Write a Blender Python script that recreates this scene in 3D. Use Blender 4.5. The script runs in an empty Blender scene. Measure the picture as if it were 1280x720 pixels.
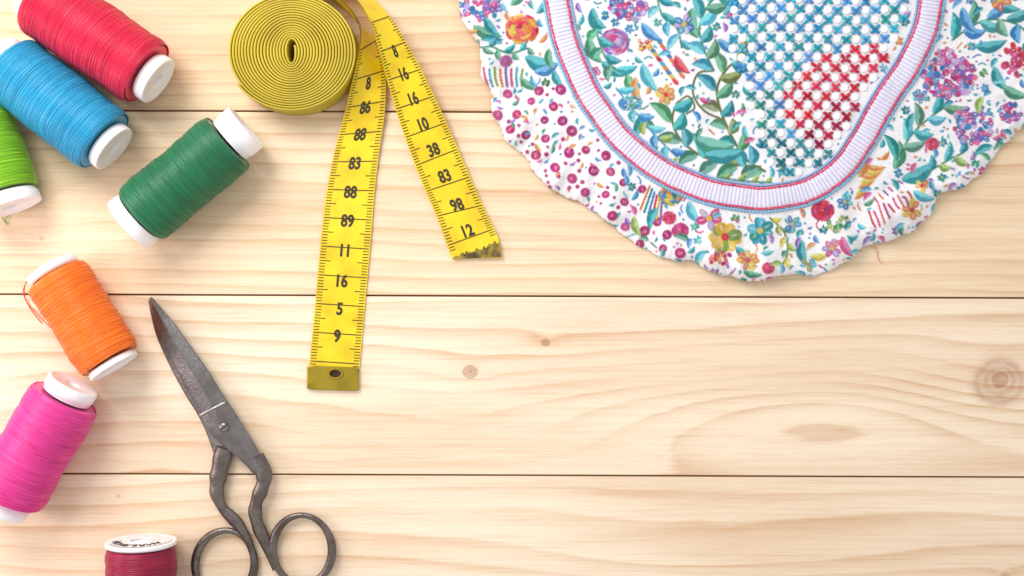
import bpy, math, random
import numpy as np
from mathutils import Vector
random.seed(7); RS=np.random.RandomState(11)
sc=bpy.context.scene; C=sc.collection
H=14.0; PI=math.pi
def P(px,py,z=0.0):
    k=(H-z)/H
    return np.array([(px-640)/100*k,(360-py)/100*k,z])
def lin(c):
    return tuple(((v/255)/12.92 if v/255<=.04045 else ((v/255+.055)/1.055)**2.4) for v in c)
# ---------------------------------------------------------------- materials
def newmat(name):
    m=bpy.data.materials.new(name); m.use_nodes=True
    nt=m.node_tree; b=nt.nodes['Principled BSDF']; return m,nt,b
class N:
    def __init__(s,nt): s.nt=nt
    def math(s,op,a,b=None,clamp=False):
        n=s.nt.nodes.new('ShaderNodeMath'); n.operation=op; n.use_clamp=clamp
        for i,v in enumerate((a,b)):
            if v is None: continue
            if isinstance(v,(int,float)): n.inputs[i].default_value=v
            else: s.nt.links.new(v,n.inputs[i])
        return n.outputs[0]
    def noise(s,vec,scale,off=(0,0,0),detail=3,rough=.5,sc3=(1,1,1)):
        mp=s.nt.nodes.new('ShaderNodeMapping'); mp.inputs['Scale'].default_value=sc3; mp.inputs['Location'].default_value=off
        s.nt.links.new(vec,mp.inputs[0])
        n=s.nt.nodes.new('ShaderNodeTexNoise'); n.inputs['Scale'].default_value=scale; n.inputs['Detail'].default_value=detail
        n.inputs['Roughness'].default_value=rough
        s.nt.links.new(mp.outputs[0],n.inputs['Vector']); return n.outputs[0]
    def mix(s,f,a,b,mode='MIX'):
        n=s.nt.nodes.new('ShaderNodeMix'); n.data_type='RGBA'; n.blend_type=mode
        if isinstance(f,(int,float)): n.inputs[0].default_value=f
        else: s.nt.links.new(f,n.inputs[0])
        for i,v in ((6,a),(7,b)):
            if isinstance(v,tuple): n.inputs[i].default_value=(*v[:3],1)
            else: s.nt.links.new(v,n.inputs[i])
        return n.outputs[2]
    def ramp(s,f,p0,p1):
        n=s.nt.nodes.new('ShaderNodeMapRange'); n.inputs[1].default_value=p0; n.inputs[2].default_value=p1
        n.interpolation_type='SMOOTHSTEP'
        s.nt.links.new(f,n.inputs[0]); return n.outputs[0]
    def bump(s,h,strength,dist,bsdf):
        n=s.nt.nodes.new('ShaderNodeBump'); n.inputs['Strength'].default_value=strength; n.inputs['Distance'].default_value=dist
        s.nt.links.new(h,n.inputs['Height']); s.nt.links.new(n.outputs[0],bsdf.inputs['Normal'])
    def coord(s):
        return s.nt.nodes.new('ShaderNodeTexCoord').outputs['Object']
def wood(name,seed,base,dark,freq,warp,sweeps,knots,contrast):
    # sweeps: broad bends of the grain; knots: (x,y,radius,strength)
    m,nt,b=newmat(name); n=N(nt); co=n.coord()
    sep=nt.nodes.new('ShaderNodeSeparateXYZ'); nt.links.new(co,sep.inputs[0]); x,y=sep.outputs[0],sep.outputs[1]
    w1=n.math('SUBTRACT',n.noise(co,1,(seed*3.1,seed*1.7,seed),1.5,.5,(.13,.6,1)),.5)
    w2=n.math('SUBTRACT',n.noise(co,1,(seed*5.1,seed,2),4,.6,(.9,7,1)),.5)
    w3=n.math('SUBTRACT',n.noise(co,3.0,(seed,1,4),4,.6),.5)
    g=n.math('ADD',n.math('MULTIPLY',y,freq),n.math('MULTIPLY',w1,warp*freq))
    g=n.math('ADD',g,n.math('MULTIPLY',w2,.32))
    def r2(kx,ky,a,c,wob=0):
        X=(kx-640)/100; Y=(360-ky)/100
        u=n.math('DIVIDE',n.math('SUBTRACT',x,X),a); v=n.math('DIVIDE',n.math('SUBTRACT',y,Y),c)
        q=n.math('ADD',n.math('MULTIPLY',u,u),n.math('MULTIPLY',v,v))
        return n.math('ADD',q,n.math('MULTIPLY',w3,wob)) if wob else q
    def gs(*a): return n.math('EXPONENT',n.math('MULTIPLY',r2(*a),-1))
    for (kx,ky,sx,sy,amp) in sweeps: g=n.math('ADD',g,n.math('MULTIPLY',gs(kx,ky,sx,sy),amp))
    kd=None
    for (kx,ky,rad,st) in knots:
        g=n.math('ADD',g,n.math('MULTIPLY',gs(kx,ky,rad*5,rad*2.0),rad*freq*1.9))
        q=n.math('SQRT',n.math('MAXIMUM',r2(kx,ky,rad,rad*.88,1.0),0))
        disc=n.ramp(q,1.3,.7)
        rim=n.math('MULTIPLY',n.ramp(q,.7,1.0),n.ramp(q,1.5,1.02))
        rings=n.math('MULTIPLY',n.math('SINE',n.math('MULTIPLY',q,14)),.08)
        k=n.math('ADD',n.math('MULTIPLY',disc,.32),n.math('MULTIPLY',rim,.16))
        k=n.math('ADD',k,n.math('MULTIPLY',disc,rings)); k=n.math('ADD',k,n.math('MULTIPLY',n.ramp(q,.4,.0),.22))
        k=n.math('MULTIPLY',k,st); kd=k if kd is None else n.math('MAXIMUM',kd,k)
    s=n.math('FRACT',g)
    late=n.math('MULTIPLY',n.math('POWER',s,2.8),n.ramp(n.math('SUBTRACT',1.0,s),0,.12))
    vary=n.noise(co,1,(seed,9,1),2,.5,(.25,1.8,1))
    late=n.math('MULTIPLY',late,n.ramp(vary,.22,.68))
    f1=n.noise(co,1,(seed*2,3,1),5,.65,(.9,34,1)); f2=n.noise(co,1,(seed*4,8,1),3,.6,(4,190,1))
    f3=n.noise(co,1,(seed*7,2,1),2,.5,(.18,1.1,1))
    fac=n.math('ADD',n.math('MULTIPLY',late,contrast),n.math('MULTIPLY',n.ramp(f1,.4,.78),.30),True)
    fac=n.math('ADD',fac,n.math('MULTIPLY',n.ramp(f2,.45,.8),.18),True)
    fac=n.math('ADD',fac,n.math('MULTIPLY',n.ramp(f3,.38,.72),.26),True)
    col=n.mix(fac,base,dark)
    if kd is not None:
        rg=n.noise(co,9,(0,0,seed),4,.6)
        kk=n.math('MULTIPLY',kd,n.math('ADD',n.math('MULTIPLY',rg,1.1),.65),True)
        col=n.mix(kk,col,lin((156,100,68)))
    nt.links.new(col,b.inputs['Base Color']); b.inputs['Roughness'].default_value=.5
    b.inputs['Specular IOR Level'].default_value=.3
    n.bump(n.math('ADD',f1,n.math('MULTIPLY',f2,.4)),.12,.02,b)
    return m
def simple(name,c,rough=.5,metal=0,var=.15,nscale=20,bump=0,spec=.5,c2=None,sheen=0):
    m,nt,b=newmat(name); n=N(nt); co=n.coord()
    nz=n.noise(co,nscale,detail=4)
    c=lin(c); c2=lin(c2) if c2 else tuple(v*(1-var*2) for v in c)
    nt.links.new(n.mix(n.ramp(nz,.35,.7),c,c2),b.inputs['Base Color'])
    b.inputs['Roughness'].default_value=rough; b.inputs['Metallic'].default_value=metal
    b.inputs['Specular IOR Level'].default_value=spec
    if sheen: b.inputs['Sheen Weight'].default_value=sheen
    if bump: n.bump(nz,bump,.02,b)
    return m
def threadmat(name,c,dark):
    m,nt,b=newmat(name); n=N(nt); co=n.coord()
    a=n.noise(co,1,detail=3,sc3=(75,1.6,1.6)); l=n.noise(co,1,detail=2,sc3=(8,2,2)); f=n.noise(co,110,detail=2)
    fac=n.math('ADD',n.math('MULTIPLY',n.ramp(a,.3,.72),.45),n.math('MULTIPLY',n.ramp(l,.35,.7),.22))
    fac=n.math('ADD',fac,n.math('MULTIPLY',f,.12),True)
    nt.links.new(n.mix(fac,lin(c),lin(dark)),b.inputs['Base Color'])
    b.inputs['Roughness'].default_value=.36; b.inputs['Sheen Weight'].default_value=.12
    b.inputs['Specular IOR Level'].default_value=.55
    return m
def vcolmat(name,rough=.8,weave=True,scale=260):
    m,nt,b=newmat(name); n=N(nt); co=n.coord()
    a=nt.nodes.new('ShaderNodeAttribute'); a.attribute_name='Col'
    f=n.noise(co,55,detail=3)
    col=n.mix(n.math('MULTIPLY',n.ramp(f,.4,.8),.2),a.outputs[0],n.mix(1.0,a.outputs[0],(.6,.57,.6),'MULTIPLY'))
    nt.links.new(col,b.inputs['Base Color']); b.inputs['Roughness'].default_value=rough
    b.inputs['Specular IOR Level'].default_value=.15; b.inputs['Sheen Weight'].default_value=.15
    if weave:
        n.bump(n.noise(co,70,detail=4,rough=.7),.4,.03,b)
    return m
# ---------------------------------------------------------------- mesh helpers
class MB:
    def __init__(s): s.V=[]; s.F=[]; s.n=0; s.C=[]
    def add(s,V,F,col=None):
        V=np.asarray(V,float).reshape(-1,3); s.V.append(V)
        s.F.extend([tuple(int(i)+s.n for i in f) for f in F]); s.n+=len(V)
        if col is not None: s.C.append(np.tile(np.array([*lin(col),1.0]),(len(V),1)))
    def build(s,name,mat,parent=None,smooth=True):
        me=bpy.data.meshes.new(name); me.from_pydata(np.concatenate(s.V).tolist(),[],s.F)
        if s.C:
            at=me.color_attributes.new('Col','FLOAT_COLOR','POINT'); at.data.foreach_set('color',np.concatenate(s.C).ravel())
        if smooth: me.polygons.foreach_set('use_smooth',[True]*len(me.polygons))
        me.materials.append(mat); me.update()
        o=bpy.data.objects.new(name,me); C.objects.link(o)
        if parent: o.parent=parent
        return o
def gridfaces(n,m,closeu=False,closev=False):
    F=[]
    for i in range(n if closeu else n-1):
        i2=(i+1)%n
        for j in range(m if closev else m-1):
            j2=(j+1)%m
            F.append((i*m+j,i2*m+j,i2*m+j2,i*m+j2))
    return F
def catmull(pts,per=12,closed=False):
    pts=np.asarray(pts,float); n=len(pts); out=[]
    rng=range(n) if closed else range(n-1)
    for i in rng:
        if closed: p0,p1,p2,p3=pts[(i-1)%n],pts[i],pts[(i+1)%n],pts[(i+2)%n]
        else:
            p1,p2=pts[i],pts[i+1]; p0=pts[i-1] if i>0 else 2*p1-p2; p3=pts[i+2] if i+2<n else 2*p2-p1
        for k in range(per):
            t=k/per
            out.append(.5*((2*p1)+(-p0+p2)*t+(2*p0-5*p1+4*p2-p3)*t*t+(-p0+3*p1-3*p2+p3)*t**3))
    if not closed: out.append(pts[-1])
    return np.array(out)
def tube(mb,path,rad,sides=8,closed=False,flat=1.0,col=None):
    path=np.asarray(path,float); n=len(path)
    rad=np.full(n,rad) if np.isscalar(rad) else np.asarray(rad)
    if closed: T=np.roll(path,-1,0)-np.roll(path,1,0)
    else: T=np.gradient(path,axis=0)
    T/=np.linalg.norm(T,axis=1)[:,None]+1e-9
    up=np.array([0,0,1.0]); S=np.cross(T,up); l=np.linalg.norm(S,axis=1)
    S[l<1e-3]=np.array([1,0,0]); S/=np.linalg.norm(S,axis=1)[:,None]; U=np.cross(S,T)
    a=np.linspace(0,2*PI,sides,endpoint=False)
    V=path[:,None,:]+rad[:,None,None]*(np.cos(a)[None,:,None]*S[:,None,:]+flat*np.sin(a)[None,:,None]*U[:,None,:])
    F=gridfaces(n,sides,closed,True)
    if not closed: F+= [tuple(range(sides))[::-1],tuple((n-1)*sides+i for i in range(sides))]
    mb.add(V,F,col)
def empty(name,loc,label,cat,group=None,rz=0):
    o=bpy.data.objects.new(name,None); C.objects.link(o); o.location=tuple(loc); o.rotation_euler=(0,0,rz)
    o['label']=label; o['category']=cat
    if group: o['group']=group
    o.empty_display_size=.2
    return o
def glyphs(s,size,bold=.0):
    cu=bpy.data.curves.new('glyph','FONT'); cu.body=s; cu.size=size; cu.align_x='CENTER'; cu.align_y='CENTER'; cu.offset=bold; cu.resolution_u=4
    ob=bpy.data.objects.new('glyph',cu); C.objects.link(ob)
    dg=bpy.context.evaluated_depsgraph_get(); dg.update()
    me=bpy.data.meshes.new_from_object(ob.evaluated_get(dg))
    V=np.array([v.co[:] for v in me.vertices]); F=[tuple(p.vertices) for p in me.polygons]
    bpy.data.objects.remove(ob); bpy.data.meshes.remove(me); bpy.data.curves.remove(cu)
    V[:,0]-=(V[:,0].min()+V[:,0].max())/2; V[:,1]-=(V[:,1].min()+V[:,1].max())/2
    return V,F
# ---------------------------------------------------------------- table
table=empty('wooden_tabletop',(0,0,-.5),'pale pine tabletop of wide horizontal planks with knots, under everything','table')
def seam(y,x): return y+(x-640)*.0038
rows=[(-560,-322,1),(-319,-91,2),(-88,138.9,3),(141.1,369.1,4),(371.2,593.2,5),(595.3,822,6),(825,1055,7)]
cA,dA=lin((236,210,174)),lin((190,142,96)); cB,dB=lin((240,217,184)),lin((196,150,104)); cC,dC=lin((245,227,201)),lin((204,160,116))
wm={
1:wood('pine_a',1.3,cA,dA,3.6,1.2,[],[],.62),
2:wood('pine_b',2.3,cA,dA,3.6,1.2,[],[],.62),
3:wood('pine_c',3.7,cA,dA,5.5,.7,[(420,60,3,.6,.9)],[],.62),
4:wood('pine_d',4.9,cB,dB,4.6,.9,[(640,300,3.5,.6,1.1)],[(52,298,.03,.7)],.62),
5:wood('pine_e',6.2,cC,dC,3.2,1.5,[(1060,520,2.8,.62,-3.0),(560,540,2.0,.5,1.1)],[(588,465,.085,1.25),(682,428,.05,1.3),(1250,478,.30,.95)],.72),
6:wood('pine_f',8.4,cC,dC,3.8,1.1,[(900,690,3,.5,1.2)],[(148,620,.022,.7),(1256,719,.05,.8)],.6),
7:wood('pine_g',9.9,cC,dC,3.4,1.1,[],[],.55)}
for y0,y1,k in rows:
    mb=MB(); V=[]
    for zz in (0,-.09):
        for (xx,yy) in ((-500,y0),(1780,y0),(1780,y1),(-500,y1)):
            V.append([(xx-640)/100,(360-seam(yy,xx))/100,zz])
    mb.add(np.array(V)+[0,0,.5],[(0,3,2,1),(4,5,6,7),(0,1,5,4),(1,2,6,5),(2,3,7,6),(3,0,4,7)])
    o=mb.build('plank',wm[k],table,smooth=False)
    bv=o.modifiers.new('b','BEVEL'); bv.width=.010; bv.segments=3
mb=MB(); 
V=[(x,y,z+.5) for z in (-.094,-.6) for (x,y) in ((-11.2,-6.8),(11.2,-6.8),(11.2,9.0),(-11.2,9.0))]
mb.add(V,[(0,1,2,3),(7,6,5,4),(0,4,5,1),(1,5,6,2),(2,6,7,3),(3,7,4,0)])
mb.build('backing_board',simple('groove_wood',(190,140,94),.8),table,False)
# ---------------------------------------------------------------- spools
white_plastic=simple('white_plastic',(247,242,244),.35,var=.02,nscale=5)
def lathe(mb,prof,zc,seg=56):
    prof=np.array(prof); a=np.linspace(0,2*PI,seg,endpoint=False)
    V=np.zeros((len(prof),seg,3)); V[:,:,0]=prof[:,0:1]; V[:,:,1]=prof[:,1:2]*np.cos(a); V[:,:,2]=zc+prof[:,1:2]*np.sin(a)
    mb.add(V,gridfaces(len(prof),seg,False,True))
def make_spool(label,A,B,width,col,dark,capA,capB,seed,group='thread spools lying on the tabletop',pitch=.0135):
    rs=np.random.RandomState(seed)
    r=width/200; r=r*(H-r)/H
    a=P(*A,r); b=P(*B,r); d=b-a; L=np.linalg.norm(d); ang=math.atan2(d[1],d[0])
    root=empty('thread_spool',(a[0],a[1],0),label,'thread spool',group,ang)
    ph=rs.rand(8)*6.28
    def R(x,th):
        e=np.clip(np.minimum(x,L-x)/.11,0,1)
        return r*(.90+.10*np.sqrt(1-(1-e)**2))-.007+.006*np.sin(x*7+ph[0])+.003*np.sin(x*19+ph[1]+th)+.002*np.sin(x*37-th*2+ph[2])+.003*np.sin(3*th+x*7+ph[3])
    mb=MB()
    prof_x=np.linspace(.01,L-.01,60); th=np.linspace(0,2*PI,48,endpoint=False)
    XX,TT=np.meshgrid(prof_x,th,indexing='ij'); RR=R(XX,TT)-.009
    mb.add(np.stack([XX,RR*np.cos(TT),r+RR*np.sin(TT)],-1),gridfaces(60,48,False,True))
    for xe in (.012,L-.012):
        rr=np.array([r*.5,r*.90-.01]); V=np.zeros((2,48,3)); V[:,:,0]=xe; V[:,:,1]=rr[:,None]*np.cos(th); V[:,:,2]=r+rr[:,None]*np.sin(th)
        mb.add(V,gridfaces(2,48,False,True))
    def helix(p,tr,lift,wob,seg=40,rev=False,sides=4):
        x0=.015; x1=L-.015; turns=(x1-x0)/p; n=int(turns*seg)
        t=np.linspace(0,1,n); T=t*turns*2*PI*(-1 if rev else 1)+rs.rand()*6
        x=x0+(x1-x0)*t+wob*np.sin(T*.13+rs.rand()*6)+wob*.6*np.sin(T*.41+rs.rand()*6)
        x=np.clip(x,.005,L-.005); rad=R(x,T)+lift
        q=np.linspace(0,2*PI,sides,endpoint=False)+.4
        rr=rad[:,None]+tr*np.cos(q); 
        V=np.stack([x[:,None]+tr*np.sin(q)+0*rr,rr*np.cos(T)[:,None],r+rr*np.sin(T)[:,None]],-1)
        mb.add(V,gridfaces(n,sides,False,True))
    helix(pitch,pitch*.58,-.008,.003)
    helix(pitch*2.9,pitch*.44,-.003,.01,rev=True)
    helix(pitch*4.3,pitch*.42,-.002,.03)
    helix(pitch*6.1,pitch*.38,.000,.05,rev=True)
    helix(pitch*11.7,pitch*.34,.001,.07)
    mb.build('thread_winding',threadmat('thread_'+str(seed),col,dark),root)
    for end,(ext,dia) in ((0,capA),(1,capB)):
        rc=dia/200; ex=ext/100; m2=MB(); f=min(.009,ex*.25)
        pr=[(.02,rc*.94),(ex*.15,rc*.95),(ex*.3,rc*.97),(ex*.36,rc),(ex-f*1.5,rc),(ex-f*.4,rc-f*.5),(ex,rc-f*1.6),(ex,rc*.88),(ex-.012,rc*.84),(ex-.014,rc*.30),(ex-.02,rc*.27),(ex-.22,rc*.26),(ex-.22,.001)]
        pr=[(-x,q) for x,q in pr] if end==0 else [(L+x,q) for x,q in pr][::-1]
        lathe(m2,pr,r); m2.build('end_cap',white_plastic,root)
    return root,r,L
red=make_spool('crimson pink thread spool at the top left, above the blue one',(52,2),(184,92),92,(232,18,74),(182,6,50),(16,60),(17,62),1)
blue=make_spool('sky blue thread spool between the crimson pink and lime green spools',(14,84),(131,177),92,(34,172,214),(12,124,172),(18,62),(15,62),2)
lime=make_spool('lime green thread spool cut off by the left edge of the photo',(-33,140),(7,243),86,(154,212,26),(100,166,8),(16,62),(18,74),3)
green=make_spool('dark green thread spool lying apart, right of the blue spool',(176,269),(286,177),84,(16,124,78),(4,86,52),(19,72),(28,62),4)
orange=make_spool('orange thread spool with a loose orange thread, above the pink spool',(71,345),(138,451),80,(255,134,20),(242,96,8),(13,64),(10,62),5)
pink=make_spool('magenta pink thread spool at the lower left, beside the scissors',(82,497),(10,620),90,(240,66,160),(204,32,126),(20,62),(18,64),6)
crim,rc_,Lc=make_spool('small burgundy thread spool with lettered white end, at the bottom edge',(176.5,683),(176.5,800),86,(170,4,62),(116,2,42),(7,84),(7,84),9)
m2=MB(); r=rc_
a=np.linspace(0,2*PI,48,endpoint=False)
V=np.zeros((2,48,3)); V[:,:,0]=-.0725
for i,q in enumerate((.13,.36)): V[i,:,1]=q*np.cos(a); V[i,:,2]=r+q*np.sin(a)
m2.add(V,gridfaces(2,48,False,True)); 
labp=m2.build('paper_label',simple('label_paper',(238,232,230),.7,var=.04),crim)
m2=MB()
for i,ch in enumerate('NKNRSRNA'):
    gv,gf=glyphs(ch,.14,.004); th=PI*(.90-i*.105)
    u=gv[:,0]; v=gv[:,1]+.28
    yy=u*math.sin(th)+v*math.cos(th); zz=-u*math.cos(th)+v*math.sin(th)
    m2.add(np.stack([np.full(len(u),-.0765),yy,r+zz],-1),gf)
m2.build('label_lettering',simple('label_ink',(40,36,44),.6),labp,False)
m3=MB(); tube(m3,[( -.071,.14*math.cos(t),r+.14*math.sin(t)) for t in np.linspace(0,2*PI,40,endpoint=False)],.012,6,True)
m3.build('hub_ring',white_plastic,crim)
def world_child(o,parent):
    o.parent=parent; bpy.context.view_layer.update(); o.matrix_parent_inverse=parent.matrix_world.inverted()
tm=simple('loose_orange_thread',(230,92,30),.6)
m3=MB(); tube(m3,catmull([P(60,338,.5),P(40,346,.35),P(31,358,.15),P(33,376,.02),P(48,394,.02),P(66,412,.05),P(84,430,.2),P(100,440,.5)],10),.006,5)
tube(m3,catmull([P(33,352,.25),P(29,366,.02),P(38,386,.012),P(52,404,.012)],10),.006,5)
world_child(m3.build('loose_thread',tm),orange[0])
m3=MB(); tube(m3,catmull([P(4,262,.1),P(3,272,.02),P(9,281,.015),P(7,274,.03),P(20,262,.05),P(36,252,.2)],10),.005,5)
world_child(m3.build('loose_thread',simple('loose_lime_thread',(140,190,40),.6)),lime[0])
# ---------------------------------------------------------------- tape measure
tapeR=empty('tape_measure',P(365,62,0),'yellow tape measure, part rolled up, with two loose strands','tape measure')
yel=simple('tape_yellow',(240,208,24),.38,var=.06,nscale=3,spec=.5,c2=(218,184,14))
edge=simple('tape_edge',(198,176,46),.5,var=.1,nscale=1.6,c2=(178,156,32))
ink=simple('tape_ink',(58,48,12),.6)
hC=.44
mb=MB(); turns=19.5; n=int(turns*96); t=np.linspace(0,1,n); T=t*turns*2*PI
rx=.045+t*(.81-.045); ry=.135+t*(.735-.135); cen=P(364,64,hC); k=(H-hC)/H
wob=.0015*np.sin(T*1.013+1)+.003*np.sin(T*.09+1)
ztop=hC+.004*np.sin(T*.151)+.004*np.sin(T*.083+2)-.01*(1-t)
sp=(.81-.045)/turns
def ringpt(off,zz):
    f=(rx+wob+off)*k; g=(ry+wob+off*.86)*k
    return np.stack([cen[0]+f*np.cos(-T+.6),cen[1]+g*np.sin(-T+.6),zz],-1)
w=sp*.375
V=np.stack([ringpt(w,0*T+.01),ringpt(w,ztop-.014),ringpt(w*.72,ztop-.002),ringpt(0,ztop),ringpt(-w*.72,ztop-.002),ringpt(-w,ztop-.014),ringpt(-w,0*T+.01)],1)
mb.add(V,gridfaces(n,7)); o=mb.build('coil',edge); world_child(o,tapeR)
class Ribbon:
    def __init__(s,secs):
        L=catmull([P(*q[0]) for q in secs],16); R=catmull([P(*q[1]) for q in secs],16)
        c=(L+R)/2; d=np.concatenate([[0],np.cumsum(np.linalg.norm(np.diff(c,axis=0),axis=1))])
        s.len=d[-1]; s.d=d; s.L=L; s.R=R
    def at(s,u,q):
        q=np.clip(q,0,s.len)
        L=np.stack([np.interp(q,s.d,s.L[:,i]) for i in range(3)],-1); R=np.stack([np.interp(q,s.d,s.R[:,i]) for i in range(3)],-1)
        return L+(R-L)*np.asarray(u)[...,None]
    def nrm(s,u,q):
        e=.04; a=s.at(u,q+e)-s.at(u,q-e); w=s.at(np.ones_like(u),q)-s.at(np.zeros_like(u),q)
        nn=np.cross(a,w); nn/=np.linalg.norm(nn,axis=-1)[...,None]+1e-9
        return nn
    def surf(s,u,q,off=0):
        u=np.asarray(u,float); q=np.asarray(q,float); return s.at(u,q)+off*s.nrm(u,q)
    def build(s,name,mat,parent):
        n=int(s.len/.03); q=np.linspace(0,s.len,n); u=np.linspace(0,1,9); Q,U=np.meshgrid(q,u,indexing='ij')
        mb=MB(); mb.add(s.surf(U,Q),gridfaces(n,9)); mb2=s.surf(U,Q,-.014); mb.add(mb2,[f[::-1] for f in gridfaces(n,9)])
        o=mb.build(name,mat); world_child(o,parent)
        return o
    def print(s,name,nums,parent,q0,q1,pitch=.36,width=.6):
        mb=MB(); off=.004
        def rect(u0,u1,a,b):
            k=max(2,int(abs(u1-u0)*10)+2); uu=np.linspace(u0,u1,k)
            V=np.concatenate([s.surf(uu,np.full(k,a),off),s.surf(uu,np.full(k,b),off)])
            mb.add(V,[(i,i+1,k+i+1,k+i) for i in range(k-1)])
        q=q0; i=0
        while q<q1:
            m10=i%10
            ln=.13 if m10 else 1
            if m10==5: ln=.23
            if m10==0: rect(.02,.98,q,q+.012)
            else:
                rect(.015,ln,q,q+.010); rect(1-ln,.985,q,q+.010)
            q+=pitch/10; i+=1
        for txt,qq,rot in nums:
            gv,gf=glyphs(txt,.19,.007)
            x=gv[:,0]*.84; y=gv[:,1]*1.10; 
            if rot: x,y=x*math.cos(rot)-y*math.sin(rot),x*math.sin(rot)+y*math.cos(rot)
            V=s.surf(.5+x/width,qq-y,off); mb.add(V,gf)
        o=mb.build(name,ink,None,False); world_child(o,parent)
    def q_of_y(s,py):
        c=(s.L+s.R)/2; Y=(360-py)/100
        lo=np.argmax(c[:,1]); return float(np.interp(-Y,-c[lo:,1]*H/(H-c[lo:,2]),s.d[lo:]))
r1=Ribbon([((386,-12,.44),(386,-8,.02)),((415,-6,.45),(412,-2,.03)),((437,10,.47),(433,14,.04)),((450,32,.5),(453,34,.05)),((450,62,.48),(470,50,.12)),((441,100,.34),(481,88,.14)),((430,145,.14),(481,138,.08)),((418,190,.05),(474,188,.05)),((408,240,.03),(468,242,.03)),((401,300,.03),(463,304,.03)),((394,380,.022),(456,384,.022)),((386,461,.022),(449,465,.022))])
r2=Ribbon([((352,-14,.46),(352,-12,.04)),((392,-22,.48),(394,-20,.05)),((430,-14,.52),(434,-12,.07)),((450,4,.58),(464,-4,.12)),((464,30,.6),(488,22,.24)),((474,62,.5),(506,50,.28)),((484,100,.32),(526,86,.22)),((502,160,.16),(553,142,.12)),((524,220,.06),(578,199,.06)),((546,272,.03),(604,258,.03)),((563,318,.03),(622,296,.05)),((566,324,.035),(627,322,.06))])
s1=r1.build('tape_strand',yel,tapeR); s2=r2.build('tape_strand',yel,tapeR)
n1=[('9',420),('5',386),('16',351),('11',313),('89',276),('88',240),('83',204),('88',168),('86',134),('8',104)]
r1.print('tape_print',[(a,r1.q_of_y(b),0) for a,b in n1],s1,r1.q_of_y(54)+.02,r1.len-.02)
n2=[('12',288),('98',256),('83',220),('38',187),('10',155),('16',123),('16',92),('8',64)]
r2.print('tape_print',[(a,r2.q_of_y(b),0) for a,b in n2],s2,r2.q_of_y(24),r2.len-.2)
mb=MB(); nn=40; uu=np.linspace(0,1,nn); rr_=RS.rand(nn)
qa=r2.len-.085-.05*rr_; qb=np.full(nn,r2.len-.004)
V=np.concatenate([r2.surf(uu,qa,.006),r2.surf(uu,qb,.006)]); mb.add(V,[(i,i+1,nn+i+1,nn+i) for i in range(nn-1)])
o=mb.build('worn_end',simple('worn_tape',(150,130,24),.6,c2=(58,44,18),nscale=9)); world_child(o,s2)
mb=MB(); brass=simple('aged_brass',(172,150,48),.36,metal=.75,var=.2,nscale=4,bump=.1,c2=(146,124,36))
cx,cy=416,473; hw,hh=32.5,15; hx,hy=419,467
M=48; an=np.linspace(0,2*PI,M,endpoint=False)
def rectpt(t):
    c,s_=math.cos(t),math.sin(t); f=min(hw/abs(c) if abs(c)>1e-6 else 1e9,hh/abs(s_) if abs(s_)>1e-6 else 1e9)
    return cx+c*f,cy+s_*f+c*f*.035
rings=[]
for z,sh in ((.0,0),(.05,0),(.062,1.5)):
    rings.append([P(cx+(rectpt(t)[0]-cx)*(1-sh/32),cy+(rectpt(t)[1]-cy)*(1-sh/16),z) for t in an])
for z,rr in ((.062,9),(.078,8),(.076,6.2),(.05,5.4),(.0,5.4)):
    rings.append([P(hx+rr*math.cos(t)*1.2,hy+rr*math.sin(t)*.8,z) for t in an])
mb.add(np.array(rings),gridfaces(len(rings),M,False,True)); tip=mb.build('metal_tip',brass,None,False); world_child(tip,tapeR)
mb=MB(); mb.add([P(hx+7*math.cos(t),hy+5*math.sin(t),.045) for t in an],[tuple(range(M))[::-1]]); o=mb.build('tip_hole',simple('dark_hole',(60,44,20),.8)); world_child(o,tip)
# ---------------------------------------------------------------- scissors
sciR=empty('scissors',P(283,535,0),'old dark metal scissors lying closed on the planks','scissors')
def steel(name,c1,c2,c3,metal,rough,rust=.6):
    m,nt,b=newmat(name); n=N(nt); co=n.coord()
    a=n.noise(co,3.5,detail=6,rough=.65); d=n.noise(co,22,detail=4,rough=.7); e=n.noise(co,1,detail=3,sc3=(60,12,12))
    col=n.mix(n.ramp(a,.35,.65),lin(c1),lin(c2)); col=n.mix(n.math('MULTIPLY',n.ramp(d,.5,.76),rust),col,lin(c3))
    nt.links.new(col,b.inputs['Base Color']); b.inputs['Metallic'].default_value=metal
    nt.links.new(n.math('ADD',n.math('MULTIPLY',d,.4),rough-.2),b.inputs['Roughness'])
    n.bump(n.math('ADD',d,n.math('MULTIPLY',e,.4)),.22,.03,b); return m
stB=steel('tarnished_blade',(132,128,126),(112,107,104),(84,75,70),.88,.34,.45)
stH=steel('tarnished_handle',(122,113,108),(94,85,80),(64,52,46),.9,.32,.6)
def loft(mb,pairs,zb,zt,ridge=.45,per=8,nar=.9):
    L=catmull([(*p[0],0) for p in pairs],per)[:,:2]; R=catmull([(*p[1],0) for p in pairs],per)[:,:2]
    n=len(L); V=[]
    us=[0,0,.04,ridge,ridge+.10,.96,1,1]; hs=[0,.35,.45,1,1,.62,.5,0]
    for i in range(n):
        row=[]; c=(L[i]+R[i])/2; li=c+(L[i]-c)*nar; ri=c+(R[i]-c)*nar
        for u,h in zip(us,hs):
            q=li+(ri-li)*u; row.append(P(q[0],q[1],zb+(zt-zb)*h))
        V.append(row)
    F=gridfaces(n,8,False,True); F+=[tuple(range(8)),tuple((n-1)*8+i for i in range(8))[::-1]]
    mb.add(np.array(V),F)
front=[((186,373),(190,371)),((190,389),(202,384)),((198,416),(221,406)),((210,444),(240,432)),((224,472),(258,456)),((237,495),(273,480)),((248,513),(285,499)),((253,529),(297,516)),((262,545),(308,534)),((280,560),(319,552)),((301,577),(329,572)),((316,593),(334,590))]
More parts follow.
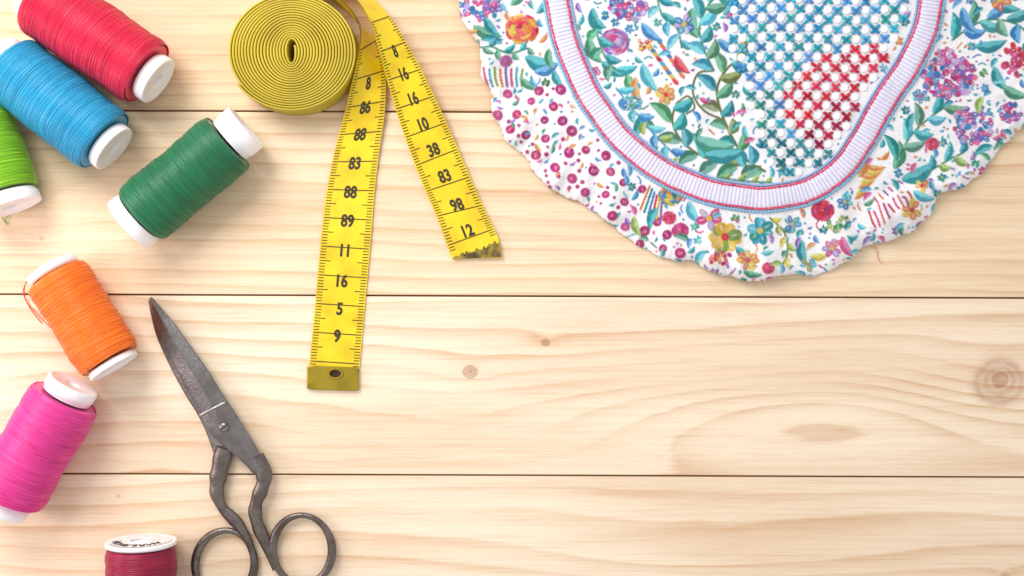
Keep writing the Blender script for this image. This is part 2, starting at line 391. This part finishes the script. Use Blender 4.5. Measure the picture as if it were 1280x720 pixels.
back=[((185,376),(188,374)),((188,393),(198,387)),((194,419),(214,409)),((206,448),(236,437)),((220,476),(252,463)),((233,499),(266,487)),((244,516),(274,507)),((253,534),(290,528)),((260,552),(297,548)),((266,570),(295,566)),((268,592),(287,588))]
mb=MB(); loft(mb,front,.12,.20); bl1=mb.build('blade',stB,None,False); world_child(bl1,sciR)
mb=MB(); loft(mb,back,.03,.118); o=mb.build('blade',stB,None,False); world_child(o,sciR)
def handle(pts,rads,ring,z):
    mb=MB(); pp=catmull([P(*p) for p in pts],10); rr=np.interp(np.linspace(0,1,len(pp)),np.linspace(0,1,len(rads)),rads)
    kk=np.ones(9)/9; rp=np.pad(rr,4,mode='edge'); rr=np.convolve(rp,kk,'valid')
    tube(mb,pp,rr,16,flat=.6)
    cx,cy,ax,ay,rot=ring; q=[]; rad=[]
    for t in np.linspace(0,2*PI,72,endpoint=False):
        x=ax*math.cos(t); y=ay*math.sin(t); q.append(P(cx+x*math.cos(rot)-y*math.sin(rot),cy+x*math.sin(rot)+y*math.cos(rot),z)); rad.append(.046+.010*math.sin(t*2+1))
    tube(mb,q,rad,14,True,flat=.85)
    o=mb.build('handle',stH); world_child(o,sciR)
handle([(281,560,.09),(277,576,.1),(274,590,.1),(272,602,.1),(271,614,.1),(274,626,.1),(280,637,.1),(289,646,.1),(300,658,.1),(310,675,.09),(317,695,.08)],[.11,.125,.10,.12,.085,.10,.07,.062,.075,.084,.058,.048,.042],(281,706,37,43,.12),.07)
handle([(321,570,.14),(329,586,.14),(330,600,.14),(326,613,.14),(321,626,.13),(319,640,.12),(322,655,.12),(328,670,.11),(336,690,.1),(345,712,.09)],[.09,.09,.112,.078,.10,.068,.096,.072,.094,.068,.05,.043],(378,687,37,43,-.1),.085)
mb=MB(); pc=P(280,534,.2)
prof=[(.185,.062),(.215,.060),(.228,.050),(.234,.03),(.236,.001)]
a=np.linspace(0,2*PI,32,endpoint=False); V=[[ (pc[0]+q*math.cos(t),pc[1]+q*math.sin(t),z) for t in a] for z,q in [(.12,.062)]+prof]
mb.add(np.array(V),gridfaces(len(V),32,False,True)); scr=mb.build('pivot_screw',simple('screw_steel',(142,134,128),.3,.85)); world_child(scr,sciR)
mb=MB(); c0=P(276,537,.235); c1=P(284,531,.235); tube(mb,[c0,c1],.008,6,flat=.5); o=mb.build('screw_slot',simple('slot_dark',(50,46,44),.6)); world_child(o,scr)
brs=simple('shine_steel',(190,186,182),.3,.6)  # paler than the blade: shine put into the colour
mb=MB(); c0=P(250,519,.165); c1=P(281,503,.168); tube(mb,catmull([c0,(c0*.6+c1*.4)+[0,0,.034],(c0*.4+c1*.6)+[0,0,.032],c1],6),.014,6,flat=.7); o=mb.build('collar_shine',brs); world_child(o,bl1)  # thin collar line, its pale colour stands for the shine above the pivot
# ---------------------------------------------------------------- embroidered cloth
RES=2; X0,Y0,X1,Y1=540,-70,1345,372
W_=(X1-X0)*RES; H_=(Y1-Y0)*RES
img=np.ones((H_,W_,3))*np.array([247,244,246]); hg=np.zeros((H_,W_)); mk=np.zeros((H_,W_))
gy,gx=np.mgrid[0:H_,0:W_]; GX=X0+gx/RES; GY=Y0+gy/RES
def win(cx,cy,R):
    a=max(0,int((cx-R-X0)*RES)); b=min(W_,int((cx+R-X0)*RES)+2); c=max(0,int((cy-R-Y0)*RES)); d=min(H_,int((cy+R-Y0)*RES)+2)
    if a>=b or c>=d: return None
    s=(slice(c,d),slice(a,b)); return s,GX[s]-cx,GY[s]-cy
def put(s,al,col,h):
    al=np.clip(al,0,1)[...,None]; img[s]=img[s]*(1-al)+np.asarray(col)*al
    hg[s]=np.maximum(hg[s],al[...,0]*h); mk[s]=np.maximum(mk[s],al[...,0])
def jit(c,a=22): 
    d=RS.uniform(-a,a)*.6; return np.clip(np.array(c,float)+d+RS.uniform(-a,a,3)*.5,0,255)
def blob(cx,cy,rx,ry,ang,col,h=.02):
    w=win(cx,cy,max(rx,ry)+2)
    if not w: return
    s,x,y=w; ca,sa=math.cos(ang),math.sin(ang); u=x*ca+y*sa; v=-x*sa+y*ca
    d=np.sqrt((u/rx)**2+(v/ry)**2); al=(1-d)*min(rx,ry)*1.3+.3
    st=.92+.24*np.sin(u*2.9+v*.8)
    put(s,al,np.clip(np.asarray(col,float)*st[...,None],0,255),h)
def leaf(x,y,ang,L,w,col,h=.02):
    a=math.radians(ang); L=L*1.16; w=w*1.16; cx=x+math.cos(a)*L/2; cy=y+math.sin(a)*L/2
    q=win(cx,cy,L/2+3)
    if not q: return
    s,dx,dy=q; u=(dx*math.cos(a)+dy*math.sin(a))/(L/2); v=-dx*math.sin(a)+dy*math.cos(a)
    v=v+w*.35*(u*u-.4)
    lim=w/2*np.clip(1-u*u,0,1)**.8*(1.1-.3*u)
    al=np.where(np.abs(u)<1,(lim-np.abs(v))*1.4+.2,0)
    c=np.asarray(col,float); lite=np.clip(c*1.0+62,0,255); mxx=np.clip(.5+v/1.6+.4*np.sin(u*9),0,1)[...,None]; cc=c*mxx+lite*(1-mxx)
    st=(.90+.28*np.sin(u*L*1.4+np.abs(v)*1.8))[...,None]
    put(s,al,np.clip(cc*st,0,255),h)
def stroke(pts,w,col,h=.015,per=14):
    p=catmull([(a,b,0) for a,b in pts],per)
    dist=np.concatenate([[0],np.cumsum(np.linalg.norm(np.diff(p,axis=0),axis=1))])
    for q in np.arange(0,dist[-1],.8):
        x=np.interp(q,dist,p[:,0]); y=np.interp(q,dist,p[:,1]); m=.88+.24*math.sin(q*1.6)
        w2=win(x,y,w/2+1.5)
        if w2:
            s,dx,dy=w2; put(s,(w/2-np.hypot(dx,dy))+.5,np.clip(np.array(col)*m,0,255),h)
TEAL=(44,142,152);GRN=(68,140,108);BLU=(64,132,194);PUR=(142,100,178);PNK=(220,86,140);RED=(210,56,68);ORG=(234,132,70);YEL=(232,196,84);MAG=(184,56,116);LIM=(140,172,82);CYA=(80,176,202);OLV=(110,122,68);LIL=(188,164,214)
def cluster(cx,cy,rx,ry,cols,n,r=4):
    for i in range(n):
        a=RS.rand()*6.28; q=math.sqrt(RS.rand()); c=jit(cols[RS.randint(len(cols))],34)
        x=cx+rx*q*math.cos(a); y=cy+ry*q*math.sin(a); blob(x,y,r*RS.uniform(.6,1.1),r*RS.uniform(.5,.9),RS.rand()*3,c,.035)
        if RS.rand()<.5: blob(x,y,1.3,1.3,0,(244,232,244),.04)
def flower(cx,cy,r,cols,cen=YEL,n=6):
    r=r*1.14
    for k in range(n):
        a=2*PI*k/n+RS.rand()*.6; blob(cx+math.cos(a)*r*.58,cy+math.sin(a)*r*.58,r*RS.uniform(.36,.56),r*RS.uniform(.24,.38),a,jit(cols[k%len(cols)],30),.03)
        if r>9: blob(cx+math.cos(a)*r*.6,cy+math.sin(a)*r*.6,r*.28,.9,a,jit((250,225,225),20),.03)
    blob(cx,cy,r*.24,r*.24,0,cen,.04)
def rose(cx,cy,r,cols):
    for k,q in enumerate((1,.8,.6,.42,.24)):
        for j in range(max(3,int(10*q))):
            a=j*2*PI/max(3,int(10*q))+k+RS.rand()*.3; blob(cx+math.cos(a)*r*q*.78,cy+math.sin(a)*r*q*.7,r*.3,r*.15,a+1.5,jit(cols[(k+j)%len(cols)],30),.03+.004*k)
def berry(cx,cy,r=5.5):
    blob(cx,cy,r,r*.92,RS.rand()*3,jit(MAG,24),.035)
    for k in range(3): blob(cx+RS.uniform(-2,2),cy+RS.uniform(-2,2),r*.3,r*.2,RS.rand()*3,(226,134,178),.04)
def vine(pts,col,lc,step=11,L=13,w=5.5,sw=2.0):
    stroke(pts,sw,col)
    p=catmull([(a,b,0) for a,b in pts],14); d=np.concatenate([[0],np.cumsum(np.linalg.norm(np.diff(p,axis=0),axis=1))])
    k=0
    for q in np.arange(4,d[-1],step):
        x=np.interp(q,d,p[:,0]);y=np.interp(q,d,p[:,1]);x2=np.interp(q+1,d,p[:,0]);y2=np.interp(q+1,d,p[:,1])
        a=math.degrees(math.atan2(y2-y,x2-x)); leaf(x,y,a+(48 if k%2 else -48)+RS.uniform(-12,12),L*RS.uniform(.7,1.15),w,jit(lc[k%len(lc)])); k+=1
bandpts=[(682,-70),(692,-30),(698,10),(707,52),(725,98),(754,146),(794,190),(844,222),(902,242),(957,248),(1007,239),(1046,216),(1074,182),(1094,145),(1115,112),(1137,80),(1154,44),(1163,8),(1168,-30),(1174,-70)]
bp=catmull([(a,b,0) for a,b in bandpts],24)[:,:2]
bd=np.concatenate([[0],np.cumsum(np.linalg.norm(np.diff(bp,axis=0),axis=1))])
qs=np.arange(0,bd[-1],1.0); BX=np.interp(qs,bd,bp[:,0]); BY=np.interp(qs,bd,bp[:,1])
ker=np.ones(31)/31; BX[15:-15]=np.convolve(BX,ker,'valid'); BY[15:-15]=np.convolve(BY,ker,'valid')
BX=BX+.5*np.sin(qs*.06+np.sin(qs*.031)*2); BY=BY+.5*np.sin(qs*.07+1+np.sin(qs*.027)*2)
BTX=np.gradient(BX); BTY=np.gradient(BY); bl=np.hypot(BTX,BTY); BTX/=bl; BTY/=bl
DM=np.full((H_,W_),1e9); DS=np.zeros((H_,W_)); DQ=np.zeros((H_,W_))
for i in range(len(qs)):
    w=win(BX[i],BY[i],34)
    if not w: continue
    s,dx,dy=w; d=np.hypot(dx,dy); m=d<DM[s]
    DM[s]=np.where(m,d,DM[s]); DS[s]=np.where(m,BTY[i]*dx-BTX[i]*dy,DS[s]); DQ[s]=np.where(m,qs[i],DQ[s])
SD=np.where(DM<60,np.sign(-DS)*DM,1e3)
class Poly:
    def __init__(s,p): s.p=np.array(p)
    def contains(s,x,y):
        p=s.p; q=np.roll(p,-1,0); c=((p[:,1]>y)!=(q[:,1]>y)); 
        xi=(q[:,0]-p[:,0])*(y-p[:,1])/(q[:,1]-p[:,1]+1e-9)+p[:,0]; return bool((c&(x<xi)).sum()%2)
PB=Poly(list(bp)); 
latpoly=Poly([(914,-80),(1144,-80),(1139,0),(1124,48),(1100,84),(1080,120),(1058,160),(1032,200),(1000,222),(966,210),(950,178),(940,140),(930,98),(916,66),(912,20)])
# --- outer frill motifs
cluster(600,6,26,20,[PUR,LIL,BLU,PNK],60,4.5); rose(652,36,23,[RED,ORG,(230,110,90),YEL]); leaf(590,34,20,34,11,GRN); leaf(604,22,50,26,9,TEAL)
leaf(628,52,190,24,9,TEAL); leaf(640,8,300,26,10,GRN); vine([(588,62),(612,58),(636,66),(660,60)],GRN,[TEAL,GRN],10,14,6); leaf(672,18,-60,24,8,TEAL)
for k in range(8): stroke([(604+k*7,84+k%2*2),(606+k*6.5,96+2*math.sin(k)),(610+k*6,108)],2.8,[PNK,CYA,LIM,ORG,PUR][k%5])
leaf(655,74,12,36,15,TEAL); leaf(668,92,-20,28,10,BLU); leaf(648,98,30,26,8,GRN); rose(632,76,9,[PNK,PUR]); leaf(690,88,60,22,8,TEAL); leaf(684,60,80,24,8,GRN)
for x,y in [(645,143),(663,128),(690,132),(655,171),(684,174),(708,191),(732,186),(716,166),(680,150),(702,150),(634,120),(674,112),(700,112),(671,196),(692,210),(716,220),(742,212),(755,192),(778,225),(757,243),(779,253),(800,236),(820,275),(797,302),(808,290),(836,296),(734,238),(760,212),(826,312),(850,316),(622,142),(640,160),(765,268),(783,282)]:
    berry(x+RS.uniform(-3,3),y+RS.uniform(-3,3),RS.uniform(5.2,7.4))
for x,y in [(660,150),(698,165),(720,180),(668,180),(745,228),(770,240),(640,132),(690,192)]:
    leaf(x,y,RS.rand()*360,11,4,[GRN,ORG,TEAL][RS.randint(3)])
for k in range(6): stroke([(812+k*3,232+k*4),(800+k*5,262+k*3)],2.6,[ORG,TEAL,BLU,RED,YEL,PUR][k])
rose(838,243,17,[ORG,TEAL,YEL,BLU]); leaf(820,258,110,26,9,TEAL); leaf(858,252,60,28,10,CYA); leaf(790,270,70,24,8,LIM)
rose(850,288,12,[PNK,MAG]); rose(836,272,10,[PNK,RED]); leaf(862,300,200,18,7,GRN); flower(886,273,14,[PNK,LIL],YEL,5)
flower(906,296,18,[YEL,(244,206,90),LIM],RED,9); cluster(900,322,14,9,[RED,MAG,ORG],20,3.4); leaf(918,310,30,26,9,TEAL); leaf(880,312,120,20,8,CYA); flower(935,325,12,[ORG,YEL],PNK,7); rose(960,335,9,[PNK,RED]); leaf(928,340,10,22,7,GRN)
flower(950,288,15,[CYA,TEAL],YEL,8); vine([(962,272),(980,290),(984,316),(976,334)],OLV,[YEL,LIM,GRN],9,13,6); flower(990,280,10,[BLU,CYA],YEL,6); leaf(1000,300,80,28,10,TEAL); leaf(1012,322,-10,22,8,YEL); flower(1010,330,9,[CYA,LIM],ORG,5)
rose(1028,263,16,[RED,MAG]); cluster(1048,280,13,11,[LIM,YEL,GRN],28,3.5); leaf(1050,296,60,26,9,PNK); flower(1056,252,9,[CYA,BLU],YEL,6); flower(1040,310,11,[PNK,LIL],YEL,7)
for k in range(7): leaf(1068+k*2,250-k*7,-50+k*9,24,6,[ORG,YEL][k%2])
leaf(1076,222,-80,30,10,ORG)
for k in range(9): stroke([(1086+k*6,264-k*3+3*math.sin(k*2)),(1090+k*6,276-k*4),(1094+k*6,284-k*4+4*math.sin(k))],2.4,[RED,PNK,(230,110,120),MAG][k%4])
for k in range(7): stroke([(1092+k*6,246-k*4),(1098+k*6,254-k*5)],2.0,[PNK,ORG,PUR][k%3])
flower(1140,262,12,[YEL,ORG],RED,6); leaf(1128,228,-30,42,15,TEAL); leaf(1120,212,-80,32,12,GRN); leaf(1140,240,20,26,9,CYA); flower(1152,232,8,[ORG,YEL],RED,5)
vine([(1120,200),(1138,170),(1158,150),(1180,134)],GRN,[TEAL,GRN,CYA],12,28,10,2.2); vine([(1160,215),(1185,200),(1205,190)],GRN,[TEAL,LIM],11,20,8)
cluster(1186,96,33,27,[PUR,BLU,LIL,MAG,PNK],140,4.6); cluster(1216,156,25,25,[PUR,LIL,BLU,PNK],95,4.6); cluster(1180,70,14,10,[PNK,LIL],24,4)
vine([(1190,50),(1215,32),(1240,24),(1270,30),(1292,50)],GRN,[TEAL,BLU,GRN],12,28,11,2.2); leaf(1218,60,-10,36,12,TEAL); leaf(1236,0,20,36,12,TEAL); leaf(1200,10,60,32,11,BLU); leaf(1188,4,-70,28,9,PNK)
cluster(1268,74,15,22,[PNK,RED,MAG],50,4.2); leaf(1240,84,60,30,11,TEAL); leaf(1252,110,20,30,11,GRN); cluster(1262,140,14,12,[PUR,PNK,BLU],40,4); leaf(1226,120,100,20,8,LIM); leaf(1240,180,150,24,8,TEAL); flower(1250,0,12,[ORG,PNK],YEL,6)
rose(1165,180,10,[RED,PNK]); flower(1150,120,9,[CYA,BLU],PNK,6); leaf(1140,140,100,24,8,TEAL)
# --- inside motifs
cluster(786,8,25,19,[PUR,BLU,LIL,PNK],90,4.4); rose(768,52,20,[PUR,PNK,LIL]); leaf(738,10,70,32,11,TEAL); leaf(732,48,60,32,12,GRN); leaf(750,78,30,32,10,TEAL); leaf(800,30,40,30,10,BLU)
vine([(742,20),(748,50),(762,80),(790,98)],GRN,[TEAL,GRN],12,22,9); vine([(820,-8),(828,20),(846,36),(852,60)],GRN,[TEAL,CYA],11,22,8)
for k in range(9): blob(812+k*4,58+k*5.5,5.5,2.8,.8,jit([ORG,BLU,YEL,RED,CYA][k%5]),.03)
for k in range(8): blob(824+k*4,52+k*6,5.5,2.6,.8,jit([BLU,ORG,PNK][k%3]),.03)
leaf(800,80,60,36,11,CYA); leaf(792,96,80,28,9,ORG); leaf(842,70,50,26,9,RED); cluster(806,56,10,8,[ORG,YEL,RED],16,3.4)
vine([(956,214),(930,196),(905,150),(896,112),(910,84),(928,74)],OLV,[GRN,TEAL,OLV],12,25,11,2.8); vine([(950,208),(915,205),(880,196),(852,176),(840,150),(846,128)],OLV,[GRN,TEAL],13,29,12,2.6)
stroke([(846,128),(860,120),(868,134),(858,142)],2.2,OLV); stroke([(905,150),(880,138),(866,116),(872,92),(892,88)],2.4,OLV); vine([(892,88),(880,62),(874,34),(884,8),(900,-10)],GRN,[TEAL,GRN,CYA],11,27,11,2.2)
leaf(866,176,10,46,16,(70,150,132)); leaf(880,196,-6,44,14,TEAL); leaf(820,160,200,24,9,GRN); leaf(810,140,120,32,11,TEAL); leaf(862,10,80,34,13,GRN); leaf(905,20,-50,28,10,TEAL); leaf(896,50,30,28,9,BLU)
vine([(770,110),(790,135),(815,165),(850,200)],BLU,[CYA,BLU,LIM],10,18,8,1.8); cluster(790,130,13,11,[CYA,BLU,TEAL],36,3.2); vine([(900,222),(930,226),(965,228)],GRN,[LIM,TEAL],9,13,5)
flower(855,30,12,[BLU,LIL],YEL,7); cluster(742,92,7,7,[PNK,PUR],16,3.2); flower(832,118,11,[ORG,YEL],RED,7)
# --- filler
fcols=[TEAL,GRN,CYA,PNK,ORG,BLU,TEAL,PUR]
for i in range(15000):
    x=RS.uniform(575,1330); y=RS.uniform(-65,352)
    if latpoly.contains(x,y): continue
    big=i<5000
    w=win(x,y,3.4 if big else 2.1)
    if not w or mk[w[0]].max()>.2 or DM[w[0]].min()<19: continue
    left=x<780 and not PB.contains(x,y) and y>110
    q=RS.rand(); c=jit(fcols[RS.randint(8)],24)
    if left:
        if q<.2: berry(x,y,RS.uniform(2,3.2))
        elif q<.4: leaf(x-3,y,RS.rand()*360,8,3.2,c)
        elif q<.5: blob(x,y,1.6,1.5,0,c)
        continue
    if big:
        if q<.65: leaf(x-4,y,RS.rand()*360,RS.uniform(10,16),5.2,c)
        elif q<.85: flower(x,y,5.2,[c],YEL,6)
        else: a_=RS.rand()*6.28; stroke([(x-5*math.cos(a_),y-5*math.sin(a_)),(x+2*math.sin(a_),y+2*math.cos(a_)),(x+5*math.cos(a_),y+5*math.sin(a_))],1.6,c)
    else:
        if q<.4: leaf(x-2,y,RS.rand()*360,RS.uniform(5,8),2.8,c)
        elif q<.6: blob(x,y,1.6,1.5,0,c)
for _ in range(2):
    A=img; A[1:-1,1:-1]=(A[1:-1,1:-1]*3+A[:-2,1:-1]+A[2:,1:-1]+A[1:-1,:-2]+A[1:-1,2:])/7
img+=RS.normal(0,7,(H_,W_,1)); img[:]=np.clip(img,0,252)
rib=.5+.5*np.sin(DQ*2*PI/4.8+.4*np.sin(DQ*.21))
m=(np.abs(SD)<18.5); img[m]=[238,235,247]; hg[m]=.02
m=(np.abs(SD)<12); ribc=np.array([242,239,251])-np.array([34,36,16])*(rib[...,None]**2); img[m]=ribc[m]; hg[m]=.03+.012*(1-rib[m]**2)
m=(np.abs(np.abs(SD)-12.7)<1.5); img[m]=[238,146,172]
m=(np.abs(np.abs(SD)-16.5)<2.1); cc=np.array([158,200,226])*(.94+.12*np.sin(DQ*1.9))[...,None]; img[m]=np.clip(cc,0,255)[m]
img=img*.95+np.array([240,238,240])*.05
# --- cloth geometry (polar sheet)
CX,CY=938,-20
outl=[(568,-20),(573,0),(579,28),(597,52),(603,90),(614,122),(622,160),(648,188),(668,216),(698,240),(728,254),(758,276),(788,300),(826,322),(868,327),(902,345),(940,350),(985,345),(1022,347),(1058,326),(1080,304),(1108,304),(1150,282),(1168,262),(1170,242),(1200,236),(1230,214),(1246,190),(1268,166),(1290,148),(1308,100),(1320,30),(1306,-80),(1230,-210),(1100,-300),(935,-335),(770,-300),(640,-210),(582,-100)]
oa=np.array(outl,float); th=np.arctan2(oa[:,1]-CY,oa[:,0]-CX); rr=np.hypot(oa[:,0]-CX,oa[:,1]-CY)
od=np.argsort(th); th=th[od]; rr=rr[od]; th3=np.concatenate([th-2*PI,th,th+2*PI]); rr3=np.concatenate([rr,rr,rr])
def rim(t):
    base=sum(np.interp(t+o,th3,rr3) for o in (-.012,-.006,0,.006,.012))/5
    return base+(1.6+1.3*np.sin(t*5+1))*np.sin(t*31+3*np.sin(t*7))+.8*np.sin(t*83+1)+.3*np.sin(t*257)
ph=RS.rand(40)*6.28; dr=RS.rand(40)*PI
def wob2(x,y,sc,k0,nn=6):
    s=0
    for i in range(nn):
        f=sc*(1+.35*i); a=dr[k0+i]*2; s=s+np.sin((x*math.cos(a)+y*math.sin(a))*f+ph[k0+i]+1.2*np.sin((x*math.sin(a)-y*math.cos(a))*f*.6+ph[(k0+i+7)%40]))/(1+.4*i)
    return s/3
def samp(A,x,y):
    i=np.clip(((y-Y0)*RES).astype(int),0,H_-1); j=np.clip(((x-X0)*RES).astype(int),0,W_-1); return A[i,j]
def zcloth(x,y,hh=True):
    x=np.asarray(x,float); y=np.asarray(y,float)
    t=np.arctan2(y-CY,x-CX); r_=np.hypot(x-CX,y-CY); q=r_/rim(t)
    w=np.clip((q-.74)/.26,0,1); w=w*w*(3-2*w)
    am=.75+.45*np.sin(t*4+2)
    fold=(.5+.5*np.sin(t*16+3.4*np.sin(t*5+1)+1.9*np.sin(q*8+t*3)))
    fold2=(.5+.5*np.sin(t*43+3*np.sin(t*8)+2.5*np.sin(q*7)))**2
    z=.13+.018*wob2(x,y,.035,0)+.012*wob2(x,y,.09,12)-.05*w
    z=z+w*am*(.15*fold-.01)+w*.045*fold2+.028*w*wob2(x,y,.11,20)
    e=np.clip((1-q)/.03,0,1); z=z*(.35+.65*np.sqrt(e))
    # gathered fold at the lower right
    uu=(x-1125)*.86-(y-262)*.5; vv=(x-1125)*.5+(y-262)*.86
    z=z+(.14+.05*np.sin(uu*.22))*np.exp(-(uu/46)**2-(vv/17)**2)-.04*np.exp(-(uu/50)**2-((vv+26)/10)**2)
    return np.maximum(z,.02)
a1=np.linspace(-.12,PI+.25,1350); a2=np.linspace(PI+.25,2*PI-.12,160)[1:-1]; TH=np.concatenate([a1,a2])
nT=len(TH); nR=330; Rr=np.linspace(.01,1,nR)
TT,QQ=np.meshgrid(TH,Rr,indexing='ij'); TTn=np.arctan2(np.sin(TT),np.cos(TT)); RM=rim(TTn)*QQ
PX=CX+RM*np.cos(TT); PY=CY+RM*np.sin(TT)
Z=zcloth(PX,PY); inb=(PY>Y0+1)&(PX>X0)&(PX<X1); hv=np.where(inb,samp(hg,PX,PY),0); sdv=np.where(inb,samp(SD,PX,PY),1e3)
dqv=np.where(inb,samp(DQ,PX,PY),0); onband=np.abs(sdv)<20
Z=Z+hv*np.where(onband,.7,.3)+(.04+.003*np.sin(dqv*.19))*np.exp(-(sdv/13)**4)
Ccol=np.where(inb[...,None],samp(img,PX,PY),np.array([242,238,242.]))/255
Ccol=np.clip(Ccol,0,1); Cl=np.where(Ccol<=.04045,Ccol/12.92,((Ccol+.055)/1.055)**2.4)*.92
k=(H-Z)/H; VV=np.stack([(PX-640)/100*k,(360-PY)/100*k,Z],-1).reshape(-1,3)
idx=np.arange(nT*nR).reshape(nT,nR); i2=np.roll(idx,-1,0)
F=np.stack([idx[:,:-1],idx[:,1:],i2[:,1:],i2[:,:-1]],-1).reshape(-1,4)[:, ::-1]
me=bpy.data.meshes.new('cloth_sheet'); me.vertices.add(len(VV)); me.vertices.foreach_set('co',VV.ravel())
me.loops.add(F.size); me.loops.foreach_set('vertex_index',F.ravel().astype(np.int32)); me.polygons.add(len(F))
me.polygons.foreach_set('loop_start',np.arange(0,F.size,4,dtype=np.int32)); me.polygons.foreach_set('use_smooth',[True]*len(F))
me.update(calc_edges=True); me.validate()
at=me.color_attributes.new('Col','FLOAT_COLOR','POINT'); at.data.foreach_set('color',np.concatenate([Cl.reshape(-1,3),np.ones((nT*nR,1))],1).ravel())
me.materials.append(vcolmat('embroidered_cotton'))
clothR=empty('embroidered_cloth',P(938,-20,0),'white cotton cloth with colourful floral embroidery and a ruffled scalloped edge','cloth')
o=bpy.data.objects.new('cloth_sheet',me); C.objects.link(o); world_child(o,clothR)
def offs(d):
    nx,ny=-BTY,BTX
    return BX+nx*d,BY+ny*d
thrm=vcolmat('trim_thread',.6,False)
for name,dd,col,rad in (('blue_cord',16.5,(142,192,224),.013),('red_stitching',12.6,(228,74,112),.0115)):
    for sgn in (-1,1):
        x,y=offs(dd*sgn); z=zcloth(x,y)+(.026 if name=='blue_cord' else .04)
        q=qs; mb=MB()
        pts=np.stack([(x-640)/100*(H-z)/H,(360-y)/100*(H-z)/H,z],-1)
        if name=='blue_cord':
            rad_=rad*(1+.4*np.sin(q*2*PI/4)); tube(mb,pts,rad_,6,col=col if sgn>0 else (156,180,222))
        else:
            i=0
            while i<len(pts)-7:
                seg=pts[i:i+7].copy(); seg[:,2]+=np.array([0,.006,.01,.012,.01,.006,0]); seg[:,:2]+=RS.uniform(-.005,.005,2); tube(mb,seg,rad*np.array([.5,.9,1,1,1,.9,.5]),6,col=jit(col,22)); i+=7
        o=mb.build(name,thrm); world_child(o,clothR)
def ball(mb,x,y,z,rx,ry,rz,ang,col,nu=8,nv=4):
    V=[];ca,sa=math.cos(ang),math.sin(ang)
    c=P(x,y,z)
    for j in range(nv):
        p=(j+.25)/(nv-.5)*PI/2*1.25
        for i in range(nu):
            a=2*PI*i/nu; u=rx*math.cos(a)*math.sin(p+.12); v=ry*math.sin(a)*math.sin(p+.12)
            V.append((c[0]+u*ca-v*sa,c[1]+u*sa+v*ca,c[2]+rz*math.cos(p)))
    F=gridfaces(nv,nu,False,True); F.append(tuple(range(nu))); mb.add(V,F,col)
mb=MB(); mbw=MB(); hp=11.8
for i in range(-14,16):
    for j in range(-10,28):
        x=1022+i*hp+1.5*math.sin(j*.5); y=60+(j-6)*hp*1.02+1.5*math.sin(i*.4)
        if not latpoly.contains(x,y): continue
        z=float(zcloth(x,y)); 
        u_=(x-1058)*.80+(y-118)*-.6; v_=(x-1058)*.6+(y-118)*.80
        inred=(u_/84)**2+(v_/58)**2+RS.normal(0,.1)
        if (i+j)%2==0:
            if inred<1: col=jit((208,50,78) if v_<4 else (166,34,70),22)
            elif y>175: col=jit([(40,136,156),(44,126,132)][RS.randint(2)],22)
            else: col=jit([(44,154,186),(72,160,208),(50,160,178),(80,148,204)][RS.randint(4)],20)
            if x<972 and y>110: col=jit((44,140,142),22)
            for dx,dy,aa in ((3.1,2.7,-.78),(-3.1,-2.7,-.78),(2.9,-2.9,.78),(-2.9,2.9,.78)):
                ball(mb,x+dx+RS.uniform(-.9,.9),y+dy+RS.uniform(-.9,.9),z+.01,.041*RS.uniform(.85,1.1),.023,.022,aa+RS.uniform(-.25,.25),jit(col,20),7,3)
            if RS.rand()<.85: ball(mb,x,y,z+.012,.025,.024,.026,0,jit(np.clip(col-20,0,255),14),6,3)
        else:
            ball(mbw,x+RS.uniform(-.6,.6),y+RS.uniform(-.6,.6),z+.0,.057,.054,.022,.78,(250,248,251),8,4)
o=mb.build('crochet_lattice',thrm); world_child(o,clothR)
o=mbw.build('white_lattice_knots',thrm); world_child(o,clothR)
m3=MB(); tube(m3,catmull([P(1078,296,.1),P(1086,305,.04),P(1096,312,.015),P(1098,324,.015),P(1104,330,.015)],8),.005,5)
tube(m3,catmull([P(1075,300,.1),P(1072,308,.03),P(1078,314,.012)],8),.005,5)
world_child(m3.build('loose_thread',simple('orange_fray',(232,160,130),.7)),clothR)
# ---------------------------------------------------------------- light, world, camera
w=bpy.data.worlds.new('World'); sc.world=w; w.use_nodes=True
w.node_tree.nodes['Background'].inputs[0].default_value=(.99,.985,.99,1); w.node_tree.nodes['Background'].inputs[1].default_value=.83
def area(name,loc,size,power,col,target=(0,0,0)):
    l=bpy.data.lights.new(name,'AREA'); l.size=size; l.energy=power; l.color=col
    o=bpy.data.objects.new(name,l); C.objects.link(o); o.location=loc
    o.rotation_euler=(Vector(target)-Vector(loc)).to_track_quat('-Z','Y').to_euler(); return o
area('window_light',(-7,8.5,10),7,1600,(1,.99,.985))
area('added_pink_fill',(-12,-1,5),4,400,(1,.80,.84),(-6.5,-.5,0))  # added pink fill without a real source, tints the left side
cam=bpy.data.cameras.new('Camera'); co=bpy.data.objects.new('Camera',cam); C.objects.link(co); co.location=(0,0,H)
cam.sensor_width=36; cam.lens=36*H/12.8; cam.clip_end=200; sc.camera=co
sc.view_settings.view_transform='Standard'; sc.view_settings.look='None'; sc.view_settings.exposure=0
sc.unit_settings.scale_length=.033
